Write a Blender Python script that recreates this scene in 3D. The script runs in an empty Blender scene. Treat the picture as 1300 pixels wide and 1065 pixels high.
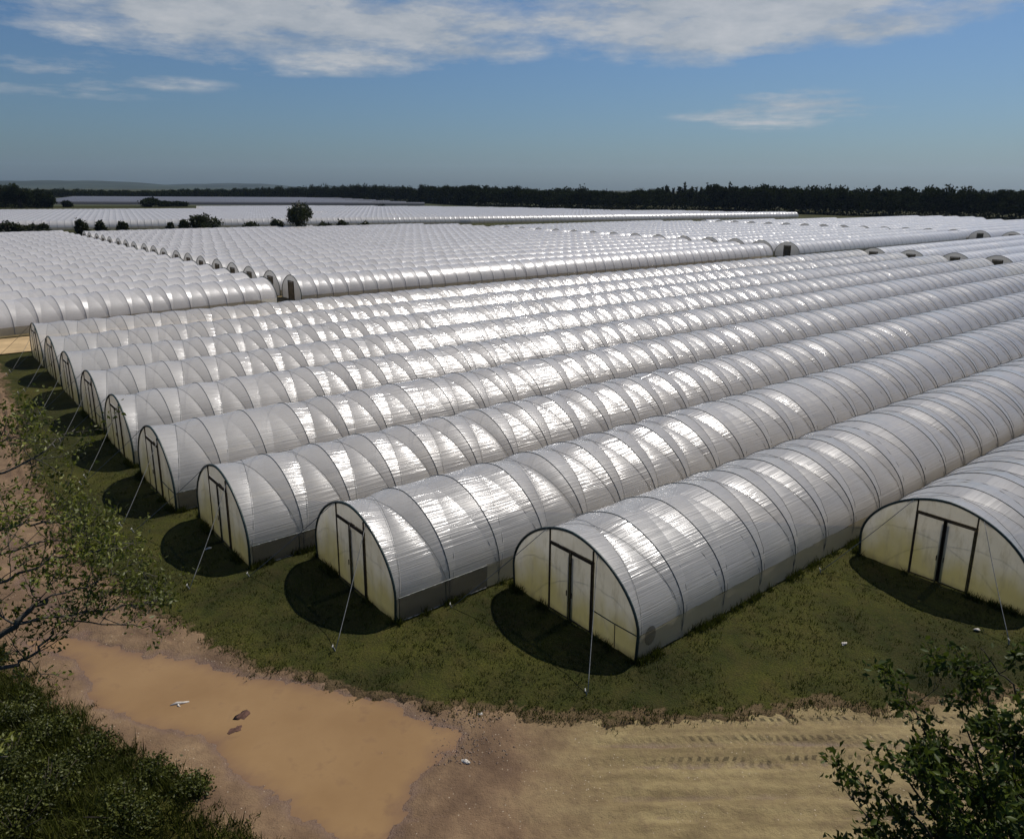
import bpy, math, random
import numpy as np
from mathutils import Vector, Matrix
R=math.radians
random.seed(7); rng=np.random.default_rng(7)
sc=bpy.context.scene; COL=sc.collection
# ------------------------------------------------------------------ camera numbers
F=968.1; PITCH=R(14.342); ROLL=R(-0.3233); CH=16.044; AX=R(50.746)
SA,CA=math.sin(AX),math.cos(AX)
W,H=6.66,3.64; BAY=2.5; DW,DH=1.17,2.89
def wpos(s,n,z=0.): return Vector((s*SA-n*CA, s*CA+n*SA, z))
def ray(u,v):
    X=(u-650)/F; U=(487.5-v)/F
    x=X*math.cos(ROLL)+U*math.sin(ROLL); uu=U*math.cos(ROLL)-X*math.sin(ROLL)
    return Vector((x, math.cos(PITCH)+uu*math.sin(PITCH), -math.sin(PITCH)+uu*math.cos(PITCH)))
CAMP=Vector((0,0,CH))
def at(u,v,z=0.):
    r=ray(u,v); return CAMP+r*((z-CH)/r.z)
def atd(u,v,d):
    return CAMP+ray(u,v)*d

# ------------------------------------------------------------------ materials
def mat(name):
    m=bpy.data.materials.new(name); m.use_nodes=True; nt=m.node_tree
    for n in list(nt.nodes): nt.nodes.remove(n)
    o=nt.nodes.new('ShaderNodeOutputMaterial'); return m,nt,o
def N(nt,t,**k):
    n=nt.nodes.new(t)
    for a,b in k.items():
        if a=='i':
            for kk,vv in b.items(): n.inputs[kk].default_value=vv
        else: setattr(n,a,b)
    return n
def L(nt,a,b): nt.links.new(a,b)
def noise(nt,co,scale,detail=4,rough=.6,mapscale=None):
    if mapscale:
        mp=N(nt,'ShaderNodeMapping'); mp.inputs['Scale'].default_value=mapscale
        L(nt,co,mp.inputs[0]); co=mp.outputs[0]
    n=N(nt,'ShaderNodeTexNoise',i={'Scale':scale,'Detail':detail,'Roughness':rough}); L(nt,co,n.inputs['Vector']); return n.outputs[0]
def ramp(nt,fac,stops):
    r=N(nt,'ShaderNodeValToRGB'); cr=r.color_ramp
    while len(cr.elements)<len(stops): cr.elements.new(.5)
    for e,(p,c) in zip(cr.elements,stops):
        e.position=p; e.color=(*c,1) if len(c)==3 else c
    L(nt,fac,r.inputs[0]); return r.outputs[0]
def mixc(nt,f,a,b,mode='MIX'):
    m=N(nt,'ShaderNodeMix',data_type='RGBA',blend_type=mode)
    if isinstance(f,(int,float)): m.inputs[0].default_value=f
    else: L(nt,f,m.inputs[0])
    for s,x in ((6,a),(7,b)):
        if isinstance(x,tuple): m.inputs[s].default_value=(*x,1)
        else: L(nt,x,m.inputs[s])
    return m.outputs[2]
def mth(nt,op,a,b=None,c=None,clamp=False):
    m=N(nt,'ShaderNodeMath',operation=op,use_clamp=clamp)
    for i,x in enumerate((a,b,c)):
        if x is None: continue
        if isinstance(x,(int,float)): m.inputs[i].default_value=x
        else: L(nt,x,m.inputs[i])
    return m.outputs[0]
def simple(name,col,rough=.7,spec=.3,var=.25,scale=6,metal=0,bump=0,bscale=20):
    m,nt,o=mat(name); tc=N(nt,'ShaderNodeTexCoord').outputs['Object']
    nz=noise(nt,tc,scale)
    c=ramp(nt,nz,[(.3,tuple(x*(1-var) for x in col)),(.7,tuple(min(1,x*(1+var)) for x in col))])
    b=N(nt,'ShaderNodeBsdfPrincipled',i={'Roughness':rough,'Specular IOR Level':spec,'Metallic':metal})
    L(nt,c,b.inputs['Base Color'])
    if bump:
        bp=N(nt,'ShaderNodeBump',i={'Strength':1,'Distance':bump}); L(nt,noise(nt,tc,bscale),bp.inputs['Height']); L(nt,bp.outputs[0],b.inputs['Normal'])
    L(nt,b.outputs[0],o.inputs[0]); return m
def film(name,tint,transp,dif,gloss_r,wr_amp,dirt=.0,far=False,gloss=.35,stain=False,sheen=.0):
    """polythene film: clear share + milky share + glossy top"""
    m,nt,o=mat(name); tc=N(nt,'ShaderNodeTexCoord')
    uv=tc.outputs['UV']; ob=tc.outputs['Object']
    tr=N(nt,'ShaderNodeBsdfTransparent',i={'Color':(.93,.94,.93,1)})
    d=N(nt,'ShaderNodeBsdfDiffuse'); t=N(nt,'ShaderNodeBsdfTranslucent')
    big=noise(nt,uv,.35,3,.6); fine=noise(nt,uv,1.0,3,.7,(1.2,9,1))
    c=mixc(nt,ramp(nt,big,[(.35,(0,0,0)),(.65,(1,1,1))]),tuple(x*.86 for x in tint),tint)
    c=mixc(nt,mth(nt,'MULTIPLY',ramp(nt,fine,[(.5,(0,0,0)),(.75,(1,1,1))]),.35),c,(.50,.47,.42))
    rnd=N(nt,'ShaderNodeObjectInfo').outputs['Random']
    c=mixc(nt,mth(nt,'MULTIPLY',rnd,.5),c,tuple(x*.80 for x in tint))
    if stain:
        sp=N(nt,'ShaderNodeSeparateXYZ'); L(nt,ob,sp.inputs[0])
        z=mth(nt,'SUBTRACT',mth(nt,'MULTIPLY',noise(nt,ob,.7,3,.5,(1,1,.5)),3.9),sp.outputs[2])
        f=mth(nt,'MULTIPLY',mth(nt,'SMOOTH_MIN',mth(nt,'MAXIMUM',z,0),1.4,.4),.55,clamp=True)
        c=mixc(nt,mth(nt,'MULTIPLY',f,1.0,clamp=True),c,(.56,.47,.11))
        c=mixc(nt,mth(nt,'MULTIPLY',ramp(nt,noise(nt,ob,1.3,5,.7,(1,2.2,.6)),[(.5,(0,0,0)),(.72,(1,1,1))]),.6),c,(.42,.36,.22))
        z2=mth(nt,'SUBTRACT',.5,mth(nt,'ADD',sp.outputs[2],mth(nt,'MULTIPLY',noise(nt,ob,2.5),.35)),clamp=True)
        c=mixc(nt,mth(nt,'MULTIPLY',z2,1.8,clamp=True),c,(.14,.11,.06))
    L(nt,c,d.inputs[0]); L(nt,c,t.inputs[0])
    g=N(nt,'ShaderNodeBsdfGlossy',i={'Roughness':gloss_r,'Color':(.95,.96,1,1)}); g2=N(nt,'ShaderNodeBsdfGlossy',i={'Roughness':.36,'Color':(.95,.96,1,1)})
    if wr_amp:
        w1=noise(nt,uv,1.0,2,.5,(.14,9,1)); w2=noise(nt,uv,1.0,1,.5,(.35,30,1)); w3=noise(nt,uv,.8,2,.5)
        hsum=mth(nt,'ADD',mth(nt,'ADD',mth(nt,'MULTIPLY',w1,.8),mth(nt,'MULTIPLY',w2,.5)),mth(nt,'MULTIPLY',w3,.35))
        bp=N(nt,'ShaderNodeBump',i={'Strength':1,'Distance':wr_amp}); L(nt,hsum,bp.inputs['Height'])
        for x in (d,t,g,g2): L(nt,bp.outputs[0],x.inputs['Normal'])
    m1=N(nt,'ShaderNodeMixShader',i={0:.55}); L(nt,d.outputs[0],m1.inputs[1]); L(nt,t.outputs[0],m1.inputs[2])
    m2=N(nt,'ShaderNodeMixShader',i={0:1-transp}); L(nt,tr.outputs[0],m2.inputs[1]); L(nt,m1.outputs[0],m2.inputs[2])
    lw=N(nt,'ShaderNodeLayerWeight',i={0:.5})
    ff=mth(nt,'ADD',mth(nt,'MULTIPLY',mth(nt,'POWER',lw.outputs['Facing'],4.0),.75),gloss,clamp=True)
    m3=N(nt,'ShaderNodeMixShader'); L(nt,ff,m3.inputs[0]); L(nt,m2.outputs[0],m3.inputs[1]); L(nt,g.outputs[0],m3.inputs[2])
    m4=N(nt,'ShaderNodeMixShader',i={0:sheen}); L(nt,m3.outputs[0],m4.inputs[1]); L(nt,g2.outputs[0],m4.inputs[2])
    L(nt,m4.outputs[0],o.inputs[0]); return m
M={}
M['cover']=film('polythene',(.93,.89,.84),.40,0,.14,.027,gloss=.011,sheen=.042)
M['cover_far']=film('polythene_far',(.95,.92,.89),.12,0,.20,.016,gloss=.006,sheen=.032)
M['cover_dull']=film('aged_polythene',(.20,.20,.21),.2,0,.4,.01,gloss=.02)
M['skirt']=film('polythene_skirt',(.66,.60,.48),.50,0,.2,.015,gloss=.04,sheen=.04)
M['gable']=film('polythene_gable',(.93,.86,.70),.24,0,.35,.03,gloss=.02,stain=True,sheen=.03)
M['hoop']=simple('hoop_steel',(.055,.07,.075),.45,.5,.3,3)
M['film_dark']=film('dark_tinted_film',(.11,.10,.09),.40,0,.2,.02,gloss=.03)  # even dark tint for the side vents and the round hole patch
M['hoop_far']=simple('hoop_far',(.16,.16,.17),.5,.4,.2,3)
M['hoop_end']=simple('end_hoop_dark',(.014,.030,.024),.5,.5,.9,9)
M['rope']=simple('dark_rope',(.10,.11,.12),.8,.2,.3,9)
M['guy']=simple('guy_rope',(.20,.20,.19),.7,.3,.3,9)
M['wood']=simple('dark_timber',(.060,.040,.022),.8,.2,.5,5)
M['net']=simple('dark_netting',(.050,.046,.042),.6,.4,.5,4)
M['clip']=simple('clip_green',(.03,.16,.09),.4,.5,.4,30)
M['steel']=simple('peg_steel',(.30,.29,.27),.7,.3,.2,9)
M['dark']=simple('door_gap_shade',(.012,.010,.008),.9,.1,.2,4)
M['bark']=simple('bark',(.055,.045,.033),.9,.15,.45,5,bump=.01,bscale=30)
M['bark_grey']=simple('bark_grey',(.075,.068,.055),.9,.15,.5,5,bump=.01,bscale=30)
M['scrap']=simple('pale_scrap',(.5,.46,.4),.6,.3,.3,8)
M['clod2']=simple('track_stone',(.24,.17,.12),.8,.2,.5,3)
M['clod']=simple('mud_clod',(.085,.045,.032),.9,.2,.4,6,bump=.02,bscale=8)
def _n(): pass
def leafmat(name,c1,c2,tr=.3,gl=.35):
    m,nt,o=mat(name); g=N(nt,'ShaderNodeNewGeometry').outputs['Random Per Island']
    ob=N(nt,'ShaderNodeTexCoord').outputs['Object']
    c=mixc(nt,g,c1,c2); c=mixc(nt,ramp(nt,noise(nt,ob,.5,3),[(.35,(0,0,0)),(.65,(.7,.7,.7))]),c,tuple(x*.55 for x in c1))
    b=N(nt,'ShaderNodeBsdfPrincipled',i={'Roughness':.5,'Specular IOR Level':gl}); L(nt,c,b.inputs['Base Color'])
    t=N(nt,'ShaderNodeBsdfTranslucent'); L(nt,mixc(nt,.35,c,(.10,.13,.01)),t.inputs[0])
    x=N(nt,'ShaderNodeMixShader',i={0:tr}); L(nt,b.outputs[0],x.inputs[1]); L(nt,t.outputs[0],x.inputs[2]); L(nt,x.outputs[0],o.inputs[0]); return m
M['leaf_spring']=leafmat('leaf_spring',(.075,.090,.012),(.23,.24,.030))
M['leaf_dark']=leafmat('leaf_dark',(.030,.048,.010),(.110,.145,.022),.32,.15)
M['leaf_far']=leafmat('leaf_far',(.012,.019,.007),(.036,.044,.015),.08,.0)
M['leaf_hedge']=leafmat('leaf_hedge',(.018,.026,.010),(.045,.050,.018),.15,.2)
M['leaf_low']=leafmat('leaf_low',(.032,.040,.008),(.115,.125,.020),.2,.25)
M['leaf_grass']=leafmat('leaf_grass',(.028,.034,.007),(.088,.094,.017),.2,.1)
def world_xy(nt):
    g=N(nt,'ShaderNodeNewGeometry').outputs['Position']; return g
def ground_mat():
    m,nt,o=mat('grass_ground'); p=world_xy(nt)
    a=noise(nt,p,.16,5,.65); b=noise(nt,p,1.3,6,.7); c_=noise(nt,p,14,3,.7)
    c=ramp(nt,a,[(.32,(.016,.018,.005)),(.46,(.034,.039,.008)),(.58,(.066,.066,.012)),(.72,(.080,.060,.017))])
    c=mixc(nt,mth(nt,'MULTIPLY',ramp(nt,b,[(.42,(0,0,0)),(.7,(1,1,1))]),.55),c,(.062,.045,.018))
    c=mixc(nt,mth(nt,'MULTIPLY',ramp(nt,c_,[(.4,(1,1,1)),(.62,(0,0,0))]),.55),c,(.012,.014,.004))
    wa=N(nt,'ShaderNodeAttribute',attribute_name='worn').outputs['Fac']
    wf=mth(nt,'MULTIPLY',mth(nt,'SUBTRACT',mth(nt,'ADD',wa,mth(nt,'MULTIPLY',noise(nt,p,5,4,.7),.9)),.85),3.5,clamp=True)
    c=mixc(nt,mth(nt,'MULTIPLY',wf,.85),c,(.125,.085,.045))
    bs=N(nt,'ShaderNodeBsdfPrincipled',i={'Roughness':.95,'Specular IOR Level':.1}); L(nt,c,bs.inputs['Base Color'])
    bp=N(nt,'ShaderNodeBump',i={'Strength':1,'Distance':.07}); L(nt,mth(nt,'ADD',c_,mth(nt,'MULTIPLY',b,1.2)),bp.inputs['Height']); L(nt,bp.outputs[0],bs.inputs['Normal'])
    L(nt,bs.outputs[0],o.inputs[0]); return m
M['ground']=ground_mat()
def track_mat():
    m,nt,o=mat('mud_track'); p=world_xy(nt)
    sp=N(nt,'ShaderNodeSeparateXYZ'); L(nt,p,sp.inputs[0]); X,Y,Z=sp.outputs
    a=noise(nt,p,.45,5,.65); b=noise(nt,p,3,6,.7); f=noise(nt,p,22,3,.7)
    mud=ramp(nt,a,[(.3,(.092,.054,.029)),(.5,(.165,.103,.055)),(.7,(.24,.158,.084))])
    sand=ramp(nt,noise(nt,p,.8,5,.65,(.35,1.6,1)),[(.3,(.125,.090,.038)),(.5,(.225,.168,.075)),(.7,(.30,.235,.108))])
    sf=mth(nt,'MULTIPLY',mth(nt,'ADD',mth(nt,'ADD',X,-2.0),mth(nt,'MULTIPLY',a,4)),.30,clamp=True)
    c=mixc(nt,sf,mud,sand)
    c=mixc(nt,mth(nt,'MULTIPLY',ramp(nt,b,[(.45,(0,0,0)),(.7,(1,1,1))]),.45),c,(.10,.060,.036))
    wet=mth(nt,'MULTIPLY',mth(nt,'SUBTRACT',-.085,Z),22,clamp=True)
    c=mixc(nt,mth(nt,'MULTIPLY',wet,.6),c,(.125,.07,.045))
    # small stones
    v=N(nt,'ShaderNodeTexVoronoi',i={'Scale':7}); L(nt,p,v.inputs['Vector'])
    st=mth(nt,'MULTIPLY',mth(nt,'LESS_THAN',v.outputs['Distance'],.13),mth(nt,'GREATER_THAN',noise(nt,p,1.1),.53))
    c=mixc(nt,mth(nt,'MULTIPLY',st,.8),c,(.42,.34,.24))
    # tyre tread ladders pressed in two ruts
    def band(y0,w):
        yy=mth(nt,'SUBTRACT',mth(nt,'SUBTRACT',Y,mth(nt,'MULTIPLY',X,.02)),y0+0.0)
        return mth(nt,'SUBTRACT',1,mth(nt,'DIVIDE',mth(nt,'ABSOLUTE',yy),w),clamp=True),yy
    tread=None
    for y0,w in ((19.35,.38),(18.55,.30),(20.3,.22)):
        bd,yy=band(y0,w)
        ph=mth(nt,'ADD',mth(nt,'MULTIPLY',X,24),mth(nt,'MULTIPLY',mth(nt,'ABSOLUTE',yy),14 if y0>19 else -12))
        sn_=mth(nt,'GREATER_THAN',mth(nt,'ADD',mth(nt,'SINE',mth(nt,'ADD',ph,mth(nt,'MULTIPLY',b,7.0))),mth(nt,'MULTIPLY',f,1.2)),.75)
        t=mth(nt,'MULTIPLY',mth(nt,'MULTIPLY',bd,2,clamp=True),sn_)
        tread=t if tread is None else mth(nt,'MAXIMUM',tread,t)
    tm=mth(nt,'MULTIPLY',tread,mth(nt,'MULTIPLY',mth(nt,'ADD',X,-3.2),.4,clamp=True))
    tm=mth(nt,'MULTIPLY',tm,mth(nt,'MULTIPLY',mth(nt,'SUBTRACT',noise(nt,p,.7,2),.36),7,clamp=True))
    hgt=mth(nt,'ADD',mth(nt,'ADD',mth(nt,'MULTIPLY',f,.35),mth(nt,'MULTIPLY',b,1.1)),mth(nt,'MULTIPLY',tm,-1.4))
    c=mixc(nt,mth(nt,'MULTIPLY',tm,.32),c,(.13,.09,.045))
    bs=N(nt,'ShaderNodeBsdfPrincipled',i={'Specular IOR Level':.35}); L(nt,c,bs.inputs['Base Color'])
    L(nt,mth(nt,'SUBTRACT',.92,mth(nt,'MULTIPLY',wet,.5)),bs.inputs['Roughness'])
    bp=N(nt,'ShaderNodeBump',i={'Strength':1,'Distance':.075}); L(nt,hgt,bp.inputs['Height']); L(nt,bp.outputs[0],bs.inputs['Normal'])
    L(nt,bs.outputs[0],o.inputs[0]); return m
M['track']=track_mat()
def water_mat():
    m,nt,o=mat('muddy_water'); p=world_xy(nt)
    a=noise(nt,p,.35,4,.6); b=noise(nt,p,1.4,4,.6)
    c=ramp(nt,a,[(.3,(.215,.128,.055)),(.7,(.265,.165,.074))])
    c=mixc(nt,mth(nt,'MULTIPLY',ramp(nt,b,[(.58,(0,0,0)),(.72,(1,1,1))]),.4),c,(.15,.085,.045))
    at_=N(nt,'ShaderNodeAttribute',attribute_name='shallow'); c=mixc(nt,mth(nt,'MULTIPLY',at_.outputs['Fac'],mth(nt,'ADD',.35,mth(nt,'MULTIPLY',b,.8)),clamp=True),c,(.135,.078,.052))
    bs=N(nt,'ShaderNodeBsdfPrincipled',i={'Roughness':.12,'Specular IOR Level':.5,'IOR':1.33}); L(nt,c,bs.inputs['Base Color'])
    bp=N(nt,'ShaderNodeBump',i={'Strength':.15,'Distance':.01}); L(nt,noise(nt,p,6,3),bp.inputs['Height']); L(nt,bp.outputs[0],bs.inputs['Normal'])
    L(nt,bs.outputs[0],o.inputs[0]); return m
M['water']=water_mat()
M['soil']=simple('field_soil',(.13,.10,.05),.95,.1,.5,.3)
M['farfield']=simple('far_field',(.045,.050,.022),.95,.1,.3,.01)
# hill
M['hill']=simple('hill_grass',(.040,.052,.040),1,.05,.35,.0012)
M['sand']=simple('service_track_sand',(.42,.30,.16),.95,.1,.25,.4,bump=.03,bscale=3)

# ------------------------------------------------------------------ object helpers
def mesh(name,V,Fc,mats,mi=None,smooth=False,uv=None):
    me=bpy.data.meshes.new(name)
    V=np.asarray(V,dtype=np.float32)
    if isinstance(Fc,np.ndarray):
        nf,k=Fc.shape
        me.vertices.add(len(V)); me.vertices.foreach_set('co',V.ravel())
        me.loops.add(nf*k); me.loops.foreach_set('vertex_index',Fc.ravel().astype(np.int32))
        me.polygons.add(nf); me.polygons.foreach_set('loop_start',np.arange(0,nf*k,k,dtype=np.int32))
        try: me.polygons.foreach_set('loop_total',np.full(nf,k,dtype=np.int32))
        except Exception: pass
        me.update(calc_edges=True)
    else:
        me.from_pydata([tuple(map(float,v)) for v in V],[],Fc); nf=len(Fc)
    for m in (mats if isinstance(mats,(list,tuple)) else [mats]): me.materials.append(m)
    if mi is not None: me.polygons.foreach_set('material_index',np.asarray(mi,dtype=np.int32))
    if smooth is not False:
        me.polygons.foreach_set('use_smooth',np.ones(len(me.polygons),dtype=bool) if smooth is True else np.asarray(smooth,dtype=bool))
    if uv is not None:
        l=me.uv_layers.new(name='UVMap'); idx=np.zeros(len(me.loops),dtype=np.int32); me.loops.foreach_get('vertex_index',idx)
        l.data.foreach_set('uv',np.asarray(uv,dtype=np.float32)[idx].ravel())
    me.validate(); me.update(); return me
def link(name,me,parent=None,loc=None,rz=0):
    o=bpy.data.objects.new(name,me); COL.objects.link(o)
    if parent: o.parent=parent
    if loc is not None: o.location=loc
    if rz: o.rotation_euler=(0,0,rz)
    return o
def tag(o,label,cat,group=None,kind=None):
    if label: o['label']=label
    if cat: o['category']=cat
    if group: o['group']=group
    if kind: o['kind']=kind
    return o
class MB:
    def __init__(s): s.v=[]; s.f=[]; s.m=[]
    def box(s,c,d,rot=None,mi=0):
        b=len(s.v)
        for x in (-.5,.5):
            for y in (-.5,.5):
                for z in (-.5,.5):
                    p=Vector((x*d[0],y*d[1],z*d[2]))
                    if rot is not None: p=rot@p
                    s.v.append(Vector(c)+p)
        for q in ((0,1,3,2),(4,6,7,5),(0,4,5,1),(2,3,7,6),(0,2,6,4),(1,5,7,3)): s.f.append([b+i for i in q]); s.m.append(mi)
    def tube(s,pts,r,n=6,mi=0,cap=True):
        pts=[Vector(p) for p in pts]; k=len(pts); rs=r if isinstance(r,(list,tuple)) else [r]*k
        b=len(s.v); prev=None
        for i,p in enumerate(pts):
            t=(pts[min(i+1,k-1)]-pts[max(i-1,0)]); 
            if t.length<1e-9: t=Vector((0,0,1))
            t.normalize()
            a=prev if prev is not None else (Vector((0,0,1)) if abs(t.z)<.9 else Vector((1,0,0)))
            a=(a-t*a.dot(t)); 
            if a.length<1e-6: a=t.orthogonal()
            a.normalize(); prev=a; c=t.cross(a)
            for j in range(n):
                an=2*math.pi*j/n; s.v.append(p+(a*math.cos(an)+c*math.sin(an))*rs[i])
        for i in range(k-1):
            for j in range(n):
                s.f.append([b+i*n+j,b+i*n+(j+1)%n,b+(i+1)*n+(j+1)%n,b+(i+1)*n+j]); s.m.append(mi)
        if cap:
            s.f.append([b+j for j in range(n)][::-1]); s.m.append(mi)
            s.f.append([b+(k-1)*n+j for j in range(n)]); s.m.append(mi)
    def poly(s,pts,mi=0):
        b=len(s.v); s.v+= [Vector(p) for p in pts]; s.f.append(list(range(b,b+len(pts)))); s.m.append(mi)
    def me(s,name,mats,smooth=False): return mesh(name,[tuple(v) for v in s.v],s.f,mats,s.m,smooth)

# ------------------------------------------------------------------ polytunnel profile
KN=1.05; PW=1.78
def prof(w):
    """w 0..1 from foot to ridge on one side: half width y>=0, height z, arc length"""
    w=np.asarray(w,dtype=float)
    return np.interp(w,PT_w,PT_y),np.interp(w,PT_w,PT_z),w*PT_len
_t=np.linspace(0,math.pi/2,120)
_ay=(W/2+.06)*np.cos(_t)**(2/PW); _az=KN+(H-KN)*np.sin(_t)**(2/PW)
_y=np.concatenate([np.linspace(W/2,W/2+.06,10)[:-1],_ay]); _z=np.concatenate([np.linspace(0,KN,10)[:-1],_az])
_d=np.concatenate([[0],np.cumsum(np.hypot(np.diff(_y),np.diff(_z)))]); PT_len=_d[-1]; PT_w=_d/PT_len; PT_y=_y; PT_z=_z
WK=float(np.interp(KN*.92,_z,PT_w))           # where the film meets the skirt
def pnorm(w):
    y1,z1,_=prof(np.clip(w-.01,0,1)); y2,z2,_=prof(np.clip(w+.01,0,1))
    ty,tz=y2-y1,z2-z1; l=np.hypot(ty,tz); return tz/l,-ty/l   # outward normal for side y>0 (y comp, z comp)
def dip(u,w,dep):
    """how far ropes pull the film in. u in bay 0..1, w foot..ridge; returns inward offset"""
    wd=w/2*.96+.01
    a=np.where(u<wd,u/wd,np.where(u>1-wd,(1-u)/wd,1.0))
    base=dep*w*a
    bul=np.where((u>wd)&(u<1-wd),np.sin(np.clip((u-wd)/np.maximum(1-2*wd,1e-6),0,1)*math.pi)*.35*dep*(1-w),0)
    bul2=np.where((u<wd)|(u>1-wd),np.sin(np.clip(a,0,1)*math.pi)*.10*dep*w,0)
    return base-bul-bul2
def cover_mesh(name,nb,seed,na=3,nB=4,rows=14,mats=None,full=False,x0=0.,skirt=True):
    """nb bays of film. near: film only above the skirt. full=True: skirt and hoop strips in the same mesh (material 1, 2)"""
    rg=np.random.default_rng(seed)
    V=[];Q=[];MI=[];UV=[];nv=0
    wmin=WK if (not full) else 0.0
    wr=np.linspace(wmin,1,rows+1)
    if full: wr=np.concatenate([[0],np.linspace(WK,1,rows)])
    y,z,ar=prof(wr); ny,nz=pnorm(wr)
    for b in range(nb):
        dep=BAY*.5*(.105+rg.normal()*.024); 
        if rg.random()<.12: dep*=.45
        dl=dep; tl=rg.normal()*.22
        for side in (1,-1):
            for seg,(k) in (('A',na),('B',nB),('C',na)):
                g=np.linspace(0,1,k+1)
                wd=wr/2*.96+.01
                if seg=='A': U=g[None,:]*wd[:,None]
                elif seg=='B': U=wd[:,None]+g[None,:]*(1-2*wd)[:,None]
                else: U=1-wd[:,None]+g[None,:]*wd[:,None]
                Wm=np.repeat(wr[:,None],k+1,1)
                off=dip(np.clip(U,0,1),Wm,dl); off=off*(1+tl*(2*np.clip(U,0,1)-1))
                X=x0+(b+U)*BAY; Yc=side*(y[:,None]-ny[:,None]*off); Zc=z[:,None]-nz[:,None]*off
                P=np.stack([X,Yc,Zc],-1).reshape(-1,3); V.append(P)
                UV.append(np.stack([X+seed*7.3,np.repeat((side*(PT_len-ar)+seed*3.1)[:,None],k+1,1)],-1).reshape(-1,2))
                r,c=len(wr)-1,k
                i=(np.arange(r)[:,None]*(c+1)+np.arange(c)[None,:]).ravel()+nv
                q=np.stack([i,i+1,i+c+2,i+c+1],-1)
                if side<0: pass
                else: q=q[:,::-1]
                Q.append(q); mi=np.zeros((r,c),int)
                if full: mi[0,:]=1
                MI.append(mi.ravel()); nv+=P.shape[0]
    if full:
        for b in range(nb+1):
            for side in (1,-1):
                x=x0+b*BAY; hw=.045
                P=np.concatenate([np.stack([np.full_like(y,x+e),side*(y+ny*.02),z+nz*.02],-1) for e in (-hw,hw)]); V.append(P)
                UV.append(np.zeros((len(P),2))); k=len(y)
                i=np.arange(k-1)+nv; q=np.stack([i,i+1,i+1+k,i+k],-1); Q.append(q if side>0 else q[:,::-1]); MI.append(np.full(k-1,2)); nv+=len(P)
    return mesh(name,np.concatenate(V),np.concatenate(Q),mats or [M['cover']],np.concatenate(MI),True,np.concatenate(UV))
def surf(x,w,side,dep=.09,out=.025):
    b=math.floor(x/BAY); u=x/BAY-b
    y,z,_=prof(w); ny,nz=pnorm(np.array([w])); ny=float(ny[0]);nz=float(nz[0]); o=float(dip(np.array([u]),np.array([w]),BAY*.5*dep)[0])-out
    return Vector((x,side*(float(y)-ny*o),float(z)-nz*o))
def hoop_pts(out=.012,n=16):
    pts=[]
    for side in (1,-1):
        l=[]
        for w in np.linspace(0,1,n+1):
            y,z,_=prof(w); ny,nz=pnorm(np.array([w])); l.append(Vector((0,side*(float(y)+float(ny[0])*out),float(z)+float(nz[0])*out)))
        pts+= l if side>0 else l[::-1][1:]
    return pts
mb=MB(); mb.tube(hoop_pts(.008),.020,5); HOOP=mb.me('hoop',M['hoop'],True)
mb=MB(); mb.tube(hoop_pts(.02,22),.055,6); 
ENDH=mb.me('end_hoop',M['hoop_end'],True)
mb=MB()
hp=hoop_pts(.05,40)
for i in range(8,len(hp)-8,2):
    if random.random()<.8: mb.box(hp[i]+Vector((-.02,0,0)),(.13,.07,.07),Matrix.Rotation(random.random()*3,3,'X'),0)
CLIPS=mb.me('hoop_clips',[M['clip']])
def skirt_mesh(nb,seed,side):
    rg=np.random.default_rng(seed+50)
    xs=np.linspace(0,nb*BAY,nb*4+1); zz=np.array([0,.25,.5,.78,1.0])
    y,z,_=prof(np.interp(zz,_z,PT_w))
    wob=rg.normal(size=(len(xs),len(zz)))*.018; wob[::4,:]*=.2
    P=np.stack([np.repeat(xs[:,None],5,1),side*(y[None,:]+.018+wob+np.array([.05,.01,0,0,0])[None,:]),np.repeat(z[None,:],len(xs),0)+rg.normal(size=(len(xs),1))*.012*np.array([0,0,0,1,2])[None,:]],-1).reshape(-1,3)
    c=4; r=len(xs)-1; i=(np.arange(r)[:,None]*5+np.arange(4)[None,:]).ravel(); q=np.stack([i,i+1,i+6,i+5],-1)
    uv=np.stack([np.repeat(xs[:,None],5,1)+seed,np.repeat(z[None,:],len(xs),0)],-1).reshape(-1,2)
    return mesh('side_skirt',P,q if side<0 else q[:,::-1],[M['skirt']],None,True,uv)
def hoop_y(z): return float(np.interp(z,_z,_y))
def uvplane(me):
    l=me.uv_layers.new(name='UVMap'); 
    for lp in me.loops:
        co=me.vertices[lp.vertex_index].co; l.data[lp.index].uv=(co.z*1.0,co.y*.25)
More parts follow.
